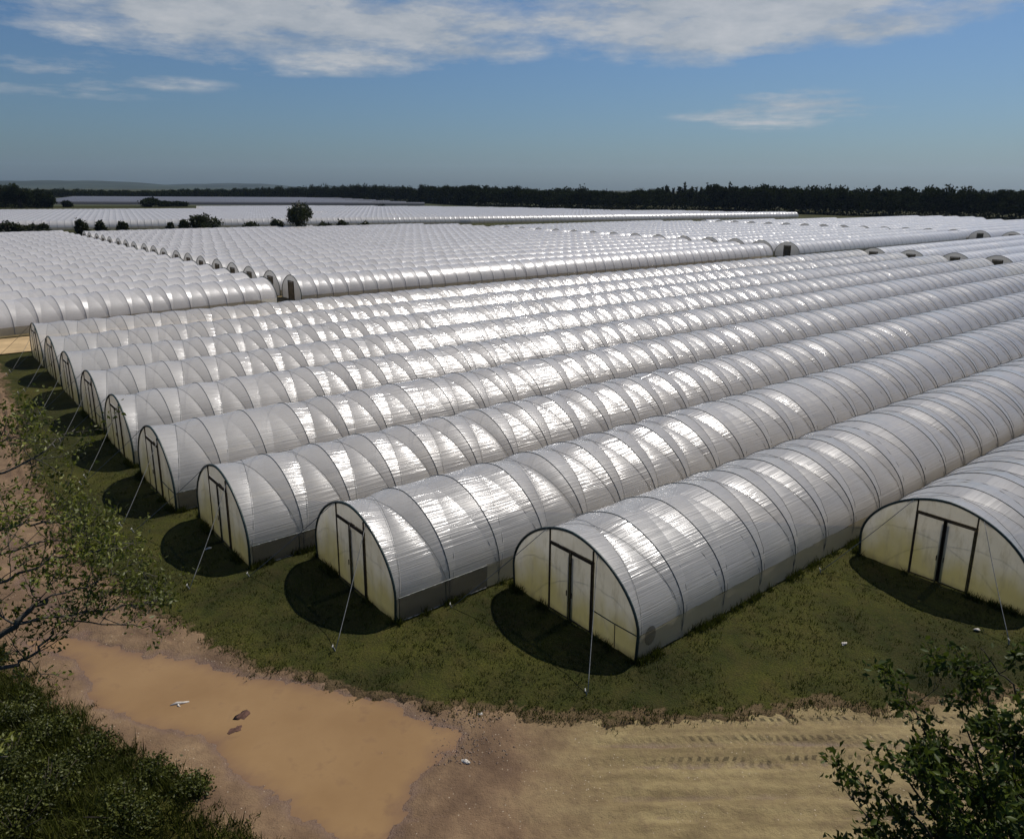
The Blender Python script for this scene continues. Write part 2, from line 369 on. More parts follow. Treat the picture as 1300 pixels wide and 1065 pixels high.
def gable_parts():
    out={}
    for nm,side in (('gable_panel',1),('gable_panel',-1)):
        V=[];Fc=[]; zs=[z for z in np.linspace(0,3.45,26)]
        cols=6
        for z in zs:
            yo=hoop_y(z)-.0; yi=DW+.04
            yo=max(yo,yi+.001)
            for j in range(cols+1): 
                t=j/cols; yy=yi+(yo-yi)*t
                V.append((.0+.03*math.sin(yy*5+z*1.3)*math.sin(math.pi*t),side*yy,z))
        # stop where hoop is narrower than the door post
        for i in range(len(zs)-1):
            if hoop_y(zs[i])<=DW+.06: break
            for j in range(cols):
                a=i*(cols+1)+j; q=[a,a+1,a+cols+2,a+cols+1]; Fc.append(q if side>0 else q[::-1])
        me=mesh('gable_panel',V,Fc,[M['gable']],None,True); uvplane(me); out[('panel',side)]=me
    # top panel over the lintel
    V=[];Fc=[];cols=10
    ys=np.linspace(-DW-.04,DW+.04,cols+1)
    for y in ys:
        zt=float(np.interp(abs(y),_y[::-1],_z[::-1])); 
        V.append((0.,y,DH+.06)); V.append((0.,y,zt-.0))
    for j in range(cols): Fc.append([2*j+2,2*j,2*j+1,2*j+3])
    me=mesh('gable_top',V,Fc,[M['gable']]); uvplane(me); out['top']=me
    b=MB()
    for s in (1,-1):
        zt=float(np.interp(DW,_y[::-1],_z[::-1]))
        b.box((-.04,s*DW,(zt)/2),(.05,.05,zt-.06))
    b.box((-.05,0,DH+.02),(.05,2*DW-.055,.06))
    out['frame']=b.me('door_frame',[M['wood']])
    b=MB(); g=.06
    for s in (1,-1):
        y0,y1=g,DW-.06
        V=[];
        b.poly([(-.05,s*y0,.12),(-.05,s*y1,.12),(-.05,s*y1,DH-.05),(-.05,s*y0,DH-.05)][::s])
    # separate doors
    out['door']={}
    for s in (1,-1):
        b=MB(); y0,y1=g,DW-.06
        b.poly([(-.05,s*y0,.12),(-.05,s*y1,.12),(-.05,s*y1,DH-.05),(-.05,s*y0,DH-.05)][::s])
        me=b.me('door_film',[M['gable']]); uvplane(me)
        c=MB()
        c.box((-.06,s*y0,DH/2+.02),(.03,.028,DH-.1)); c.box((-.06,s*y1,DH/2+.02),(.035,.03,DH-.1))
        c.box((-.09,s*(y0+.08),1.15),(.03,.03,.22)); 
        for zz in (.1,DH-.05): c.box((-.06,s*(y0+y1)/2,zz),(.035,y1-y0-.05,.04))
        out['door'][s]=(c.me('door',[M['wood']]),me)
    b=MB(); b.box((.10,0,DH/2),(.03,.3,DH-.06)); out['gap']=b.me('door_shadow_board',[M['dark']])  # near-black board behind the leaves paints the shade seen in the gap
    b=MB()
    pts=[(-.03,-DW,1.02),(-.04,-2.2,1.0),(-.03,-hoop_y(1.0),1.02)]
    b.tube(pts,.022,5); b.tube([(-.03,-2.35,.05),(-.03,-2.33,1.0)],.016,5); out['rail']=b.me('gable_rail',[M['hoop_end']])
    return out
GP=gable_parts()
# ------------------------------------------------------------------ the front row of tunnels
TROW=[(11.2,32.4),(18.8,18.3),(26.2,13.0),(33.9,10.3),(42.1,9.6),(50.3,9.6),(58.4,9.7),(66.5,9.7),(74.3,9.8),(82.7,9.8)]
TLAB=['nearest polytunnel on the right, its cream gable cut off by the picture edge', 'polytunnel with a dark round patch by its corner foot, second from the right', 'polytunnel with yellow-green algae on its gable and a long clipped side vent', 'polytunnel with a dark side vent, just left of the algae-stained one', 'polytunnel fourth left of the picture edge one, low dark rail on its gable', 'polytunnel with four close upright door lines, just left of the railed one', 'polytunnel fourth from the far end of the front row, behind the twigs', 'polytunnel third from the far end of the front row', 'polytunnel second from the far end of the front row', 'farthest polytunnel of the front row, standing beside the sandy service track']
THETA=math.pi/2-AX
def guy(parent,side,seed):
    y0=side*1.35; z0=float(np.interp(abs(y0),_y[::-1],_z[::-1]))+.03
    p0=Vector((-.02,y0,z0)); p1=Vector((-3.0,side*3.55,.08))
    if side<0: p1=Vector((-2.6,-3.6,.08))
    b=MB(); pts=[p0.lerp(p1,t)+Vector((0,0,-.28*math.sin(math.pi*t)*(.4 if side<0 else .2))) for t in np.linspace(0,1,9)]
    b.tube(pts,.014,5); o=link('guy_rope',b.me('guy_rope',[M['guy'] if side<0 else M['rope']],True),parent)
    c=MB(); c.tube([p1+Vector((-.12,0,.16)),p1+Vector((.06,0,-.3))],.022,6); c.tube([p1+Vector((-.16,-.05,.15)),p1+Vector((-.08,.05,.17))],.02,5)
    link('anchor_peg',c.me('anchor_peg',[M['steel']]),o)
def rope_mesh(nb,start):
    b=MB(); pts=[]; side=start
    for i in range(nb):
        n=7
        for t in np.linspace(0,1,2*n+1)[(1 if i else 0):]:
            w=WK*.35+(1-WK*.35)*(1-abs(2*t-1)); sd=side if t<.5 else -side
            pts.append(surf(i*BAY+min(max(t,.004),.996)*BAY,w,sd))
        side=-side
    b.tube(pts,.008,4,cap=False); return b.me('tie_rope',[M['rope']],True)
END_S=166.
def front_tunnel(i,n,s0):
    nb=int((END_S-s0)/BAY); base=wpos(s0,n)
    t=link('polytunnel',None,None,base,THETA); tag(t,TLAB[i],'polytunnel','polytunnels of the front row')
    cv=link('cover',cover_mesh('cover',nb,i+1,4,5,15),t)
    for sd in (1,-1): link('side_skirt',skirt_mesh(nb,i*2+(sd>0),sd),t)
    for k in range(1,nb+1): link('hoop',HOOP,t,(k*BAY,0,0))
    eh=link('end_hoop',ENDH,t)
    link('tie_rope',rope_mesh(nb,1),t); link('tie_rope',rope_mesh(nb,-1),t)
    for sd in (1,-1): link('gable_panel',GP[('panel',sd)],t)
    link('gable_panel',GP['top'],t); link('door_frame',GP['frame'],t)
    for sd in (1,-1):
        d=link('door',GP['door'][sd][0],t); f=link('door_film',GP['door'][sd][1],d)
        if i in (4,7) and sd<0: pass
    link('door_shadow_board',GP['gap'],t)['label']='dark board standing for the shade between the two door leaves'
    if i in (1,4,6): link('gable_rail',GP['rail'],t)
    guy(t,1,i); guy(t,-1,i)
    # far gable
    me=far_gable(); g=link('far_gable',me,t,(nb*BAY,0,0))
    if i in (2,3,4,6):   # dark side vent by the near corner
        nbv=2 if i<4 else 1
        b=MB(); y=hoop_y(.5); L_=nbv*BAY-.15 if i!=2 else 4.3
        b.poly([(.12,-y-.075,.06),(L_,-y-.075,.06),(L_,-y-.085,1.02),(.12,-y-.085,1.02)])
        v=link('side_vent',b.me('side_vent',[M['film_dark']]),t)
        b=MB(); zz=1.04; b.tube([(.12,-y-.10,.05),(L_,-y-.10,.05),(L_,-y-.11,zz),(.12,-y-.11,zz),(.12,-y-.10,.05)],.022,5)
        b.tube([(BAY*.9,-y-.11,.05),(BAY*.9,-y-.12,zz)],.018,5)
        link('vent_frame',b.me('vent_frame',[M['hoop_end']]),v)
        b=MB()
        for q in np.arange(.5,L_,.33):
            if random.random()<.7: b.box((q+random.uniform(-.1,.1),-y-.13,1.04),(.12,.02,.025))
            if random.random()<.7: b.box((q+random.uniform(-.1,.1),-y-.13,.06),(.2,.02,.02))
        link('vent_clips',b.me('vent_clips',[M['steel']]),v)
    return t
_fg=[None]
def far_gable():
    if _fg[0] is None:
        V=[(0,0,0)];hp=hoop_pts(0,10);V+= [tuple(p) for p in hp]
        _fg[0]=mesh('far_gable',V,[[0,i+1,i] for i in range(1,len(hp))],[M['gable']]); uvplane(_fg[0])
    return _fg[0]
for i,(n,s) in enumerate(TROW): front_tunnel(i,n,s)
# dark round patch standing in for a hole on tunnel 1
o=bpy.data.objects.get('polytunnel.001')
b=MB(); bl=[]
for k in range(14):
    an=k/14*2*math.pi; bl.append((.60+.30*math.cos(an),-hoop_y(.75)-.075,.84+.38*math.sin(an)))
b.poly(bl); link('film_patch',b.me('film_patch',[M['film_dark']]),o)['label']='dark round patch at the corner'

# ------------------------------------------------------------------ farther blocks: cover with skirt and hoop strips, simple gables
CM={}
def block_cover(nb,seed,dull=False):
    k=(nb,seed,dull)
    if k not in CM: CM[k]=cover_mesh('cover',nb,100+seed,1,2,8,[M['cover_dull' if dull else 'cover_far'],M['skirt'],M['hoop_far']],True)
    return CM[k]
b=MB(); b.tube(hoop_pts(.02,12),.06,5); FEND=b.me('end_hoop',[M['hoop_end']],True)
b=MB()
for s_ in (1,-1): b.box((-.05,s_*DW*.8,1.35),(.09,.12,2.7))
b.box((-.05,0,2.76),(.09,2*DW*.8+.12,.12)); FFR=b.me('door_frame',[M['wood']])
b=MB(); b.box((-.015,0,1.33),(.02,DW*1.45,2.62)); FDO=b.me('door',[simple('brown_door_film',(.16,.12,.07),.7,.2,.4,2)])
def gside(sd):
    V=[];hp=hoop_pts(0,16); V=[(0,0,0)]+[tuple(p) for p in hp]
    me=mesh('gable_panel',V,[[0,i+1,i] for i in range(1,len(hp))],[M['gable_pale']]); uvplane(me); return me
M['gable_pale']=film('polythene_gable_pale',(.86,.84,.80),.12,0,.3,.01,gloss=.0)
FG=gside(1)
def block_tunnel(n,s0,s1,seed,label,group,near_end=True,far_end=False,rz=THETA,base=None,parts=True,dull=False):
    nb=max(4,int(round((s1-s0)/BAY/4))*4)
    if base is None: base=wpos(s0,n)
    t=link('polytunnel',None,None,base,rz); tag(t,label,'polytunnel',group)
    link('cover',block_cover(nb,seed%3,dull),t)
    if near_end and parts:
        link('gable_panel',FG,t); link('end_hoop',FEND,t); link('door_frame',FFR,t); link('door',FDO,t)
        rb=MB(); rb.tube([(-.05,0,H+.03),(-1.4,-4.0,H-.9)],.03,4)
    if far_end:
        g=link('gable_panel',FG,t,(nb*BAY,0,0)); 
        link('end_hoop',FEND,t,(nb*BAY,0,0))
    return t
NB0=107.3
def vrow0(s_,n):
    p=wpos(s_,n,H); zz=p.z-CH; dd=p.y*math.cos(PITCH)-zz*math.sin(PITCH); up=zz*math.cos(PITCH)+p.y*math.sin(PITCH)
    X=p.x*math.cos(ROLL)-up*math.sin(ROLL); U=up*math.cos(ROLL)+p.x*math.sin(ROLL); return 650+F*X/dd,487.5-F*U/dd
def far_end_s(n,s0,smax):
    e=s0
    while e<smax:
        u,v=vrow0(e+2.5,n)
        if v<np.interp(u,[-50,120,250,400,600,876,1000,1094,1096,1240,1250,1300,1500],[292,290.8,288.8,285.4,282.3,278.8,276.9,275.6,272.2,274.5,277.3,278.5,281]): break
        e+=2.5
    return e
def hedge_n(s): return 264-(s-50)*.247
ORD=['first','second','third','fourth','fifth','sixth','seventh','eighth','ninth','tenth','eleventh','twelfth','thirteenth','fourteenth','fifteenth','sixteenth','seventeenth','eighteenth','nineteenth','twentieth','twenty-first','twenty-second','twenty-third','twenty-fourth','twenty-fifth','twenty-sixth']
for k in range(19):   # B
    n=NB0+8*k; e=far_end_s(n,45.7,165-k*.2)
    if e-45.7<10: e=56
    block_tunnel(n,45.7+.15*math.sin(k*2.1),e,k,'white polytunnel %s back in the middle block behind the front row'%ORD[k],'polytunnels of the middle block')
for k in range(20):   # C
    TC=THETA+math.atan(.148); e=wpos(41.6,107.3+8*k)-Vector((math.cos(TC),math.sin(TC),0))*60
    block_tunnel(0,0,60,k+1,'white polytunnel %s back in the left-hand block, its far end at the gap'%ORD[k],'polytunnels of the left block',near_end=True,far_end=True,base=e,rz=TC)
LANE2=[172.8,173.5,173.5,173,172,170.5,169.5,168.7,168,167.5,167,166.5,166,165.8,165.6]
for k in range(15):   # D rows behind the second gap
    n=NB0-1.5+7.9*k; s0=LANE2[k]+2
    e=far_end_s(n,s0,272-k*.8)
    if e-s0<10: continue
    block_tunnel(n,s0,e,k+2,'white polytunnel %s back in the block beyond the second gap'%ORD[k],'polytunnels beyond the second gap')
for k,n in enumerate([42.1,50.3,58.0,66.0,75.0,83.2]):
    block_tunnel(n,173,266,k,'white polytunnel of the front row continued beyond the second gap, %s from the right edge'%ORD[k],'front row tunnels beyond the second gap')
for k,n in enumerate([83.2,91,100.3,108.4,116.4,124,131.5,139.1,146.6,154.4,162,169.8,177.6,185.4,193.2,201,208.8]):
    s0=270 if k<1 else 280.5-.2*k
    e=far_end_s(n,s0,620)
    if e-s0<10: continue
    block_tunnel(n,s0,e,k+1,'white polytunnel %s back in the block beyond the third gap'%ORD[k],'polytunnels beyond the third gap')
# F2: field beyond the hedge, turned 8.6 degrees
A2=R(63); TH2=math.pi/2-A2
def w2(s,n,z=0): return Vector((s*math.sin(A2)-n*math.cos(A2), s*math.cos(A2)+n*math.sin(A2), z))
def loc2(p): return (p.x*math.sin(A2)+p.y*math.cos(A2), -p.x*math.cos(A2)+p.y*math.sin(A2))
near=[loc2(at(u,v,0)) for u,v in ((-100,292),(120,290),(250,288),(400,285.3),(600,283),(876,279.6),(1040,277.3))]
n20=sum(q[1] for q in near)/len(near)
print('F2',[tuple(round(x) for x in q) for q in near],n20)
def vrow(n,s_):   # picture row of the ridge, used only to trim the field at its far hedge
    p=w2(s_,n,H); zz=p.z-CH; dd=p.y*math.cos(PITCH)-zz*math.sin(PITCH); up=zz*math.cos(PITCH)+p.y*math.sin(PITCH)
    X=p.x*math.cos(ROLL)-up*math.sin(ROLL); U=up*math.cos(ROLL)+p.x*math.sin(ROLL); return 650+F*X/dd,487.5-F*U/dd
for j in range(30):
    n=n20-4+8*j; ok=[]
    for s_ in np.arange(-260,560,10):
        u,v=vrow(n,s_)
        if w2(s_,n).y<60: continue
        lim=np.interp(u,[-200,238,242,400,600,800,1000,1180,1181],[266.5,266.5,261.5,260.5,262,266,268.6,272.5,400])
        if v>lim and u>-160: ok.append(s_)
    if len(ok)<5: continue
    a,e=ok[0],ok[-1]; nseg=max(1,int(round((e-a)/230)))
    for q in range(nseg):
        a_=a+(e-a)*q/nseg; e_=a+(e-a)*(q+1)/nseg-4
        part=(['left','middle','right'] if nseg==3 else ['left','right'])[q] if 1<nseg<4 else ('whole' if nseg==1 else ORD[q])
        lt=max(40,round((e_-a_)/BAY/8)*8*BAY)
        block_tunnel(0,0,lt,j+q,'distant white polytunnel beyond the hedge, %s row from it, %s stretch'%(ORD[min(j,25)],part),'polytunnels in the field beyond the hedge',base=w2(a_,n),rz=TH2,parts=False)
# F3: dull far field strip of tunnels
for j in range(14):
    p=at(215,260.8-j*.55,H)
    t=block_tunnel(0,0,300 if j%2 else 340,j,'very far dull polytunnel below the far wood, %s row from the scrub strip'%ORD[j],'very far polytunnels',base=Vector((-420-j*12+0,690+j*26,0)),rz=R(5),parts=False,dull=True)

# ------------------------------------------------------------------ ground, track, puddle
edgeN=[(-58,84),(-51,73),(-44.2,63.8),(-38.4,56.2),(-29.0,43.0),(-23.3,36.0),(-19.2,30.9),(-15.4,27.5),(-13.1,26.1),(-10.9,24.4),(-8.4,22.8),(-5.5,21.9),(-3.8,21.5),(-1.0,21.0),(2.2,20.4),(6.2,20.5),(8.5,20.9),(10.0,21.1),(12.4,21.2),(14.4,21.4),(16.9,21.7),(26,22.8),(38,25)]
edgeS=[(38,20),(26,16.6),(15,15.2),(6,14.6),(0,14.5),(-4.5,14.8),(-6.8,16.2),(-8.6,17.5),(-10.1,18.5),(-11.5,19.2),(-13.1,20.3),(-14.8,21.7),(-15.6,22.4),(-17.4,23.0),(-18.8,24.6),(-25,30.2),(-34,41),(-43,53),(-52,65),(-60,75)]
TP=np.array(edgeN+edgeS)
def sdist(P,poly):
    d=np.full(len(P),1e9); inside=np.zeros(len(P),bool); n=len(poly)
    for i in range(n):
        a=poly[i]; b=poly[(i+1)%n]; ab=b-a; ap=P-a
        t=np.clip((ap@ab)/(ab@ab),0,1); d=np.minimum(d,np.hypot(*(ap-t[:,None]*ab).T))
        c=((a[1]>P[:,1])!=(b[1]>P[:,1]))
        xi=a[0]+(P[:,1]-a[1])/(b[1]-a[1]+1e-12)*(b[0]-a[0]); inside^=c&(P[:,0]<xi)
    return np.where(inside,-d,d)
def vnoise(x,y,seed=0):
    xi=np.floor(x).astype(int); yi=np.floor(y).astype(int); xf=x-xi; yf=y-yi
    def h(a,b):
        v=np.sin(a*127.1+b*311.7+seed*74.7)*43758.5453; return v-np.floor(v)
    u=xf*xf*(3-2*xf); v=yf*yf*(3-2*yf)
    return (h(xi,yi)*(1-u)+h(xi+1,yi)*u)*(1-v)+(h(xi,yi+1)*(1-u)+h(xi+1,yi+1)*u)*v
def fbm(x,y,seed=0,o=4):
    s=0;a=.5;t=0
    for i in range(o): s=s+a*vnoise(x*2**i,y*2**i,seed+i); t+=a; a*=.55
    return s/t-.5
GX0,GX1,GY0,GY1,GS=-54.,34.,13.,70.,.14
gx=np.arange(GX0,GX1+.01,GS); gy=np.arange(GY0,GY1+.01,GS)
GXm,GYm=np.meshgrid(gx,gy); P2=np.stack([GXm.ravel(),GYm.ravel()],-1)
SD=sdist(P2,TP)+fbm(P2[:,0]*.9,P2[:,1]*.9,3)*1.1+fbm(P2[:,0]*4,P2[:,1]*4,9)*.9
sm=lambda x:np.clip(x,0,1)**2*(3-2*np.clip(x,0,1))
hg=fbm(P2[:,0]*.35,P2[:,1]*.35,1)*.14+fbm(P2[:,0]*2.5,P2[:,1]*2.5,2)*.06
bd=np.minimum.reduce([P2[:,0]-GX0,GX1-P2[:,0],P2[:,1]-GY0,GY1-P2[:,1]]); fade=sm(bd/3)
hg=(hg*fade+.0)-sm((-SD+.22)/.8)*.30*fade-sm((-SD-.2)/.4)*.5*fade
def grid(nx,ny): 
    i=(np.arange(ny-1)[:,None]*nx+np.arange(nx-1)[None,:]).ravel(); return np.stack([i,i+1,i+nx+1,i+nx],-1)
near_q=grid(len(gx),len(gy))
# one ground sheet: fine grid near, joined to large outer quads
Vn=np.stack([P2[:,0],P2[:,1],hg],-1)
BIG=12000
outer=[(-BIG,-BIG),(BIG,-BIG),(BIG,BIG),(-BIG,BIG)]
cn=[(GX0,GY0),(GX1,GY0),(GX1,GY1),(GX0,GY1)]
cn=[(gx[0],gy[0]),(gx[-1],gy[0]),(gx[-1],gy[-1]),(gx[0],gy[-1])]
Vo=np.array([(x,y,0) for x,y in outer+cn]); b0=len(Vn)
qo=np.array([[0,1,5,4],[1,2,6,5],[2,3,7,6],[3,0,4,7]])+b0
edge_w=np.concatenate([sm(1-(SD-.0)/(.3+.9*np.clip(fbm(P2[:,0]*.5,P2[:,1]*.5,51)+.5,0,1))),np.zeros(8)])
gm=mesh('ground',np.concatenate([Vn,Vo]),np.concatenate([near_q,qo]),[M['ground']],None,True)
ea=gm.attributes.new('worn','FLOAT','POINT'); ea.data.foreach_set('value',edge_w.astype(np.float32))
tag(link('ground',gm),'rough dark green grass and earth around the tunnels',None,kind='structure')
# puddle shape in the track
PUD=np.array([(-18.6,24.9),(-16.0,25.6),(-13.6,24.3),(-12.3,24.25),(-10.4,23.7),(-8.4,22.9),(-5.5,22.2),(-3.4,21.7),(-2.3,20.9),(-1.2,20.0),(-1.8,19.2),(-2.0,18.4),(-2.4,17.2),(-2.6,16.2),(-3.0,15.6),(-4.0,15.6),(-5.4,16.2),(-6.9,17.4),(-8.1,18.2),(-9.0,19.2),(-10.2,19.6),(-11.5,20.1),(-13.3,20.9),(-14.4,22.1),(-15.5,23.4),(-17.5,24.1)])
pd=sdist(P2,PUD)+fbm(P2[:,0]*1.2,P2[:,1]*1.2,5)*.7+fbm(P2[:,0]*5,P2[:,1]*5,6)*.3-.1
ht=-.05+fbm(P2[:,0]*.8,P2[:,1]*.8,11)*.07+fbm(P2[:,0]*3.5,P2[:,1]*3.5,12)*.045
ht-=sm((-pd+.25)/1.1)*.12
# ruts: follow distance from centre of track
rut=np.abs(np.sin((SD+2.0)*1.9)); ht+=-(1-sm(rut/.35))*.035*(SD<-.4)
def pdist(P,pl):
    d=np.full(len(P),1e9)
    for a,b in zip(pl[:-1],pl[1:]):
        ab=b-a; ap=P-a; t=np.clip((ap@ab)/(ab@ab),0,1); d=np.minimum(d,np.hypot(*(ap-t[:,None]*ab).T))
    return d
dN=pdist(P2,np.array(edgeN))+fbm(P2[:,0]*.7,P2[:,1]*.7,31)*.35
inn=sm((-SD+.05)/.2)*sm((pd-.1)/.4); lft=sm((-P2[:,0]-4)/3)
ht+=inn*lft*(-.11*np.exp(-((dN-.62)/.10)**2)+.07*np.exp(-((dN-.42)/.10)**2)+.05*np.exp(-((dN-.85)/.12)**2)-.07*np.exp(-((dN-2.3)/.22)**2)*(P2[:,1]>26))
rgt=sm((P2[:,0]-1)/3)*(.6+.8*vnoise(P2[:,0]*.5,P2[:,1]*.2,41))
wy=P2[:,1]-.02*P2[:,0]+.25*(vnoise(P2[:,0]*.25,P2[:,0]*0,44)-.5)
for y0,w_,a_ in ((19.35,.17,.06),(18.5,.14,.05),(20.3,.12,.035),(17.3,.2,.05),(16.6,.12,.03)): ht-=inn*rgt*a_*(np.exp(-((wy-y0)/w_)**2)-.5*np.exp(-((wy-y0-.3)/.12)**2)-.5*np.exp(-((wy-y0+.3)/.12)**2))
ht-=sm((SD-.3)/.4)*.8
keep=(SD<1.2)
q=near_q; kq=keep[q].all(axis=1); q=q[kq]; used=np.unique(q); remap=np.full(len(P2),-1); remap[used]=np.arange(len(used))
tm=mesh('dirt_track',np.stack([P2[:,0],P2[:,1],ht],-1)[used],remap[q],[M['track']],None,True)
tag(link('dirt_track',tm),'muddy farm track with tyre marks curving past the tunnel ends',None,kind='structure')
WZ=-.135
wq=(sdist(P2,PUD)<1.0); kq=wq[near_q].all(axis=1); q=near_q[kq]; used=np.unique(q); remap[:]=-1; remap[used]=np.arange(len(used))
wm=mesh('puddle',np.stack([P2[:,0],P2[:,1],np.full(len(P2),WZ)],-1)[used],remap[q],[M['water']],None,True)
sh=wm.attributes.new('shallow','FLOAT','POINT'); sh.data.foreach_set('value',(1-sm((-(pd[used])-.05)/.9)).astype(np.float32))
tag(link('puddle_water',wm),'large brown muddy puddle on the track',None,kind='structure')
# sandy service track between front row and the blocks behind
def strip(name,pts,m,label,z=.006):
    me=mesh(name,[(p.x,p.y,z) for p in pts],[list(range(len(pts)))],[m]); return tag(link(name,me),label,None,kind='structure')
strip('service_track',[wpos(-14,88.2),wpos(166,88.2),wpos(166,97.3),wpos(-14,97.3)],M['sand'],'pale sandy service track between the front row and the blocks behind',.10)
strip('bed_soil',[wpos(46,98),wpos(46,262),wpos(-30,262),wpos(-30,98)],M['soil'],'brown soil under the left block',.09)
strip('bed_soil',[wpos(170,98),wpos(170,240),wpos(46.5,262),wpos(46.5,98)],M['soil'],'brown soil under the middle block',.09)
strip('bed_soil',[wpos(44,7),wpos(166,7),wpos(166,87),wpos(13,87),wpos(13,38)],M['soil'],'brown soil inside the front row tunnels',.10)
strip('far_meadow',[Vector((-900,560,0)),Vector((-150,660,0)),Vector((100,700,0)),Vector((-100,1200,0)),Vector((-1200,1300,0))],M['farfield'],'dull far meadow',.3)

# grass tufts
def grass(name,pts,hmin,hmax,m,label,blades=5):
    n=len(pts); k=n*blades
    P=np.repeat(pts,blades,0)+np.concatenate([rng.normal(size=(k,2))*.07,np.zeros((k,1))],1)
    an=rng.random(k)*2*math.pi; hh=hmin+(hmax-hmin)*rng.random(k)**2; wd=.012+.012*rng.random(k)
    lean=rng.normal(size=(k,2))*.4*hh[:,None]
    dx=np.stack([np.cos(an),np.sin(an),np.zeros(k)],-1)*wd[:,None]
    a=P-dx; b=P+dx; c=P+np.stack([lean[:,0],lean[:,1],hh],-1)
    V=np.stack([a,b,c],1).reshape(-1,3); Fq=np.arange(3*k).reshape(-1,3)
    o=link(name,mesh(name,V,Fq,[m])); return tag(o,label,'grass',kind='stuff')
def hgrid(x,y):
    i=np.clip(((x-GX0)/GS).round().astype(int),0,len(gx)-1); j=np.clip(((y-GY0)/GS).round().astype(int),0,len(gy)-1); return j*len(gx)+i
# only where it can be seen near the camera
K=42000
rr=14+ (rng.random(K)**1.3)*42; az=(rng.random(K)-.5)*2*R(40)
px=rr*np.sin(az)*1.05; py=rr*np.cos(az)
ok=(py>14)&(px>GX0)&(px<GX1); px,py=px[ok],py[ok]; idx=hgrid(px,py)
ok=(SD[idx]>.05)&(fbm(px*.6,py*.6,21)>-.12); px,py,idx=px[ok],py[ok],idx[ok]
grass('grass',np.stack([px,py,hg[idx]-.01],-1),.04,.14,M['leaf_grass'],'short rough grass around the tunnel ends')
wp=[]
for n,s0 in TROW[:7]:
    for sd_ in (1,-1):
        k=1500; xs_=s0+rng.random(k)**1.4*26; off=W/2+.12+np.abs(rng.normal(size=k))*.10
        q=np.stack([xs_*SA-(n+sd_*off)*CA,xs_*CA+(n+sd_*off)*SA],-1); m_=fbm(q[:,0]*1.4,q[:,1]*1.4,71)>-.04; wp.append(q[m_])
    k=700; ys_=n+(rng.random(k)-.5)*W; so=s0-.10-np.abs(rng.normal(size=k))*.10
    q=np.stack([so*SA-ys_*CA,so*CA+ys_*SA],-1); m_=(fbm(q[:,0]*1.4,q[:,1]*1.4,72)>.0)&(np.abs(ys_-n)>DW); wp.append(q[m_])
wp=np.concatenate(wp); inb=(wp[:,0]>GX0)&(wp[:,0]<GX1)&(wp[:,1]<GY1); wz=np.where(inb,hg[hgrid(wp[:,0],wp[:,1])],0)
grass('weeds',np.concatenate([wp,wz[:,None]-.01],1),.10,.42,M['leaf_grass'],'ragged weeds growing along the feet of the front tunnels',4)
K=120000
px=(rng.random(K)-.5)*70-5; py=14+rng.random(K)*40; idx=hgrid(px,py)
ok=(np.abs(SD[idx]-.05)<.28)&(fbm(px*1.1,py*1.1,61)>-.06)&(np.abs(px/py)<.85); px,py,idx=px[ok],py[ok],idx[ok]
grass('edge_grass',np.stack([px,py,np.maximum(hg[idx],ht[idx])-.01],-1),.05,.17,M['leaf_grass'],'ragged grass fringe along the muddy track',4)
K=26000
px=rng.random(K)*22-30+4; py=rng.random(K)*26+13; idx=hgrid(px,py); side=(px+.9*py<3.5-0)&(SD[idx]>.15)&(py<-1.05*px+6)
# camera-side verge only: below the south edge
vs=(SD[idx]>.1)&((px*.62+py)<13.6)
px,py,idx=px[vs],py[vs],idx[vs]
grass('long_grass',np.stack([px,py,hg[idx]-.02],-1),.2,.6,M['leaf_grass'],'longer grass on the verge in the lower left corner',6)

# ------------------------------------------------------------------ foliage
def leaves_mesh(name,cent,size,m,aspect=.45,per=1,droop=.3,rg=rng):
    """cent (n,3) leaf positions; folded diamond leaves"""
    n=len(cent); d=rg.normal(size=(n,3)); d[:,2]-=droop; d/=np.linalg.norm(d,axis=1)[:,None]
    u=np.cross(d,rg.normal(size=(n,3))); u/=np.linalg.norm(u,axis=1)[:,None]+1e-9; nn=np.cross(d,u)
    s=size*(.6+.8*rg.random(n))[:,None]
    a=cent; b=cent+d*s*.5+u*s*aspect*.5+nn*s*.12; c=cent+d*s; e=cent+d*s*.5-u*s*aspect*.5+nn*s*.12
    V=np.stack([a,b,c,e],1).reshape(-1,3); i=np.arange(n)*4
    Fq=np.concatenate([np.stack([i,i+1,i+2],-1),np.stack([i,i+2,i+3],-1)])
    return mesh(name,V,Fq,[m],None,False)
def blob_cloud(n,rx,rz,seed,lumps=14,hollow=.55,flat=.0):
    """leaf positions of a lumpy crown centred on origin"""
    rg=np.random.default_rng(seed); out=[]
    for k in range(lumps):
        d=rg.normal(size=3); d/=np.linalg.norm(d); rr_=rg.random()**.5*.72
        c=np.array([d[0]*rx*rr_,d[1]*rx*rr_,d[2]*rz*rr_]); r=(.30+.22*rg.random())
        m_=int(n/lumps*(.5+rg.random())); q=rg.normal(size=(m_,3)); q/=np.linalg.norm(q,axis=1)[:,None]; q*=(hollow+(1-hollow)*rg.random(m_)**.6)[:,None]*(1+.18*rg.normal(size=m_))[:,None]
        out.append(c+q*np.array([rx*r,rx*r,rz*r]))
    return np.concatenate(out)
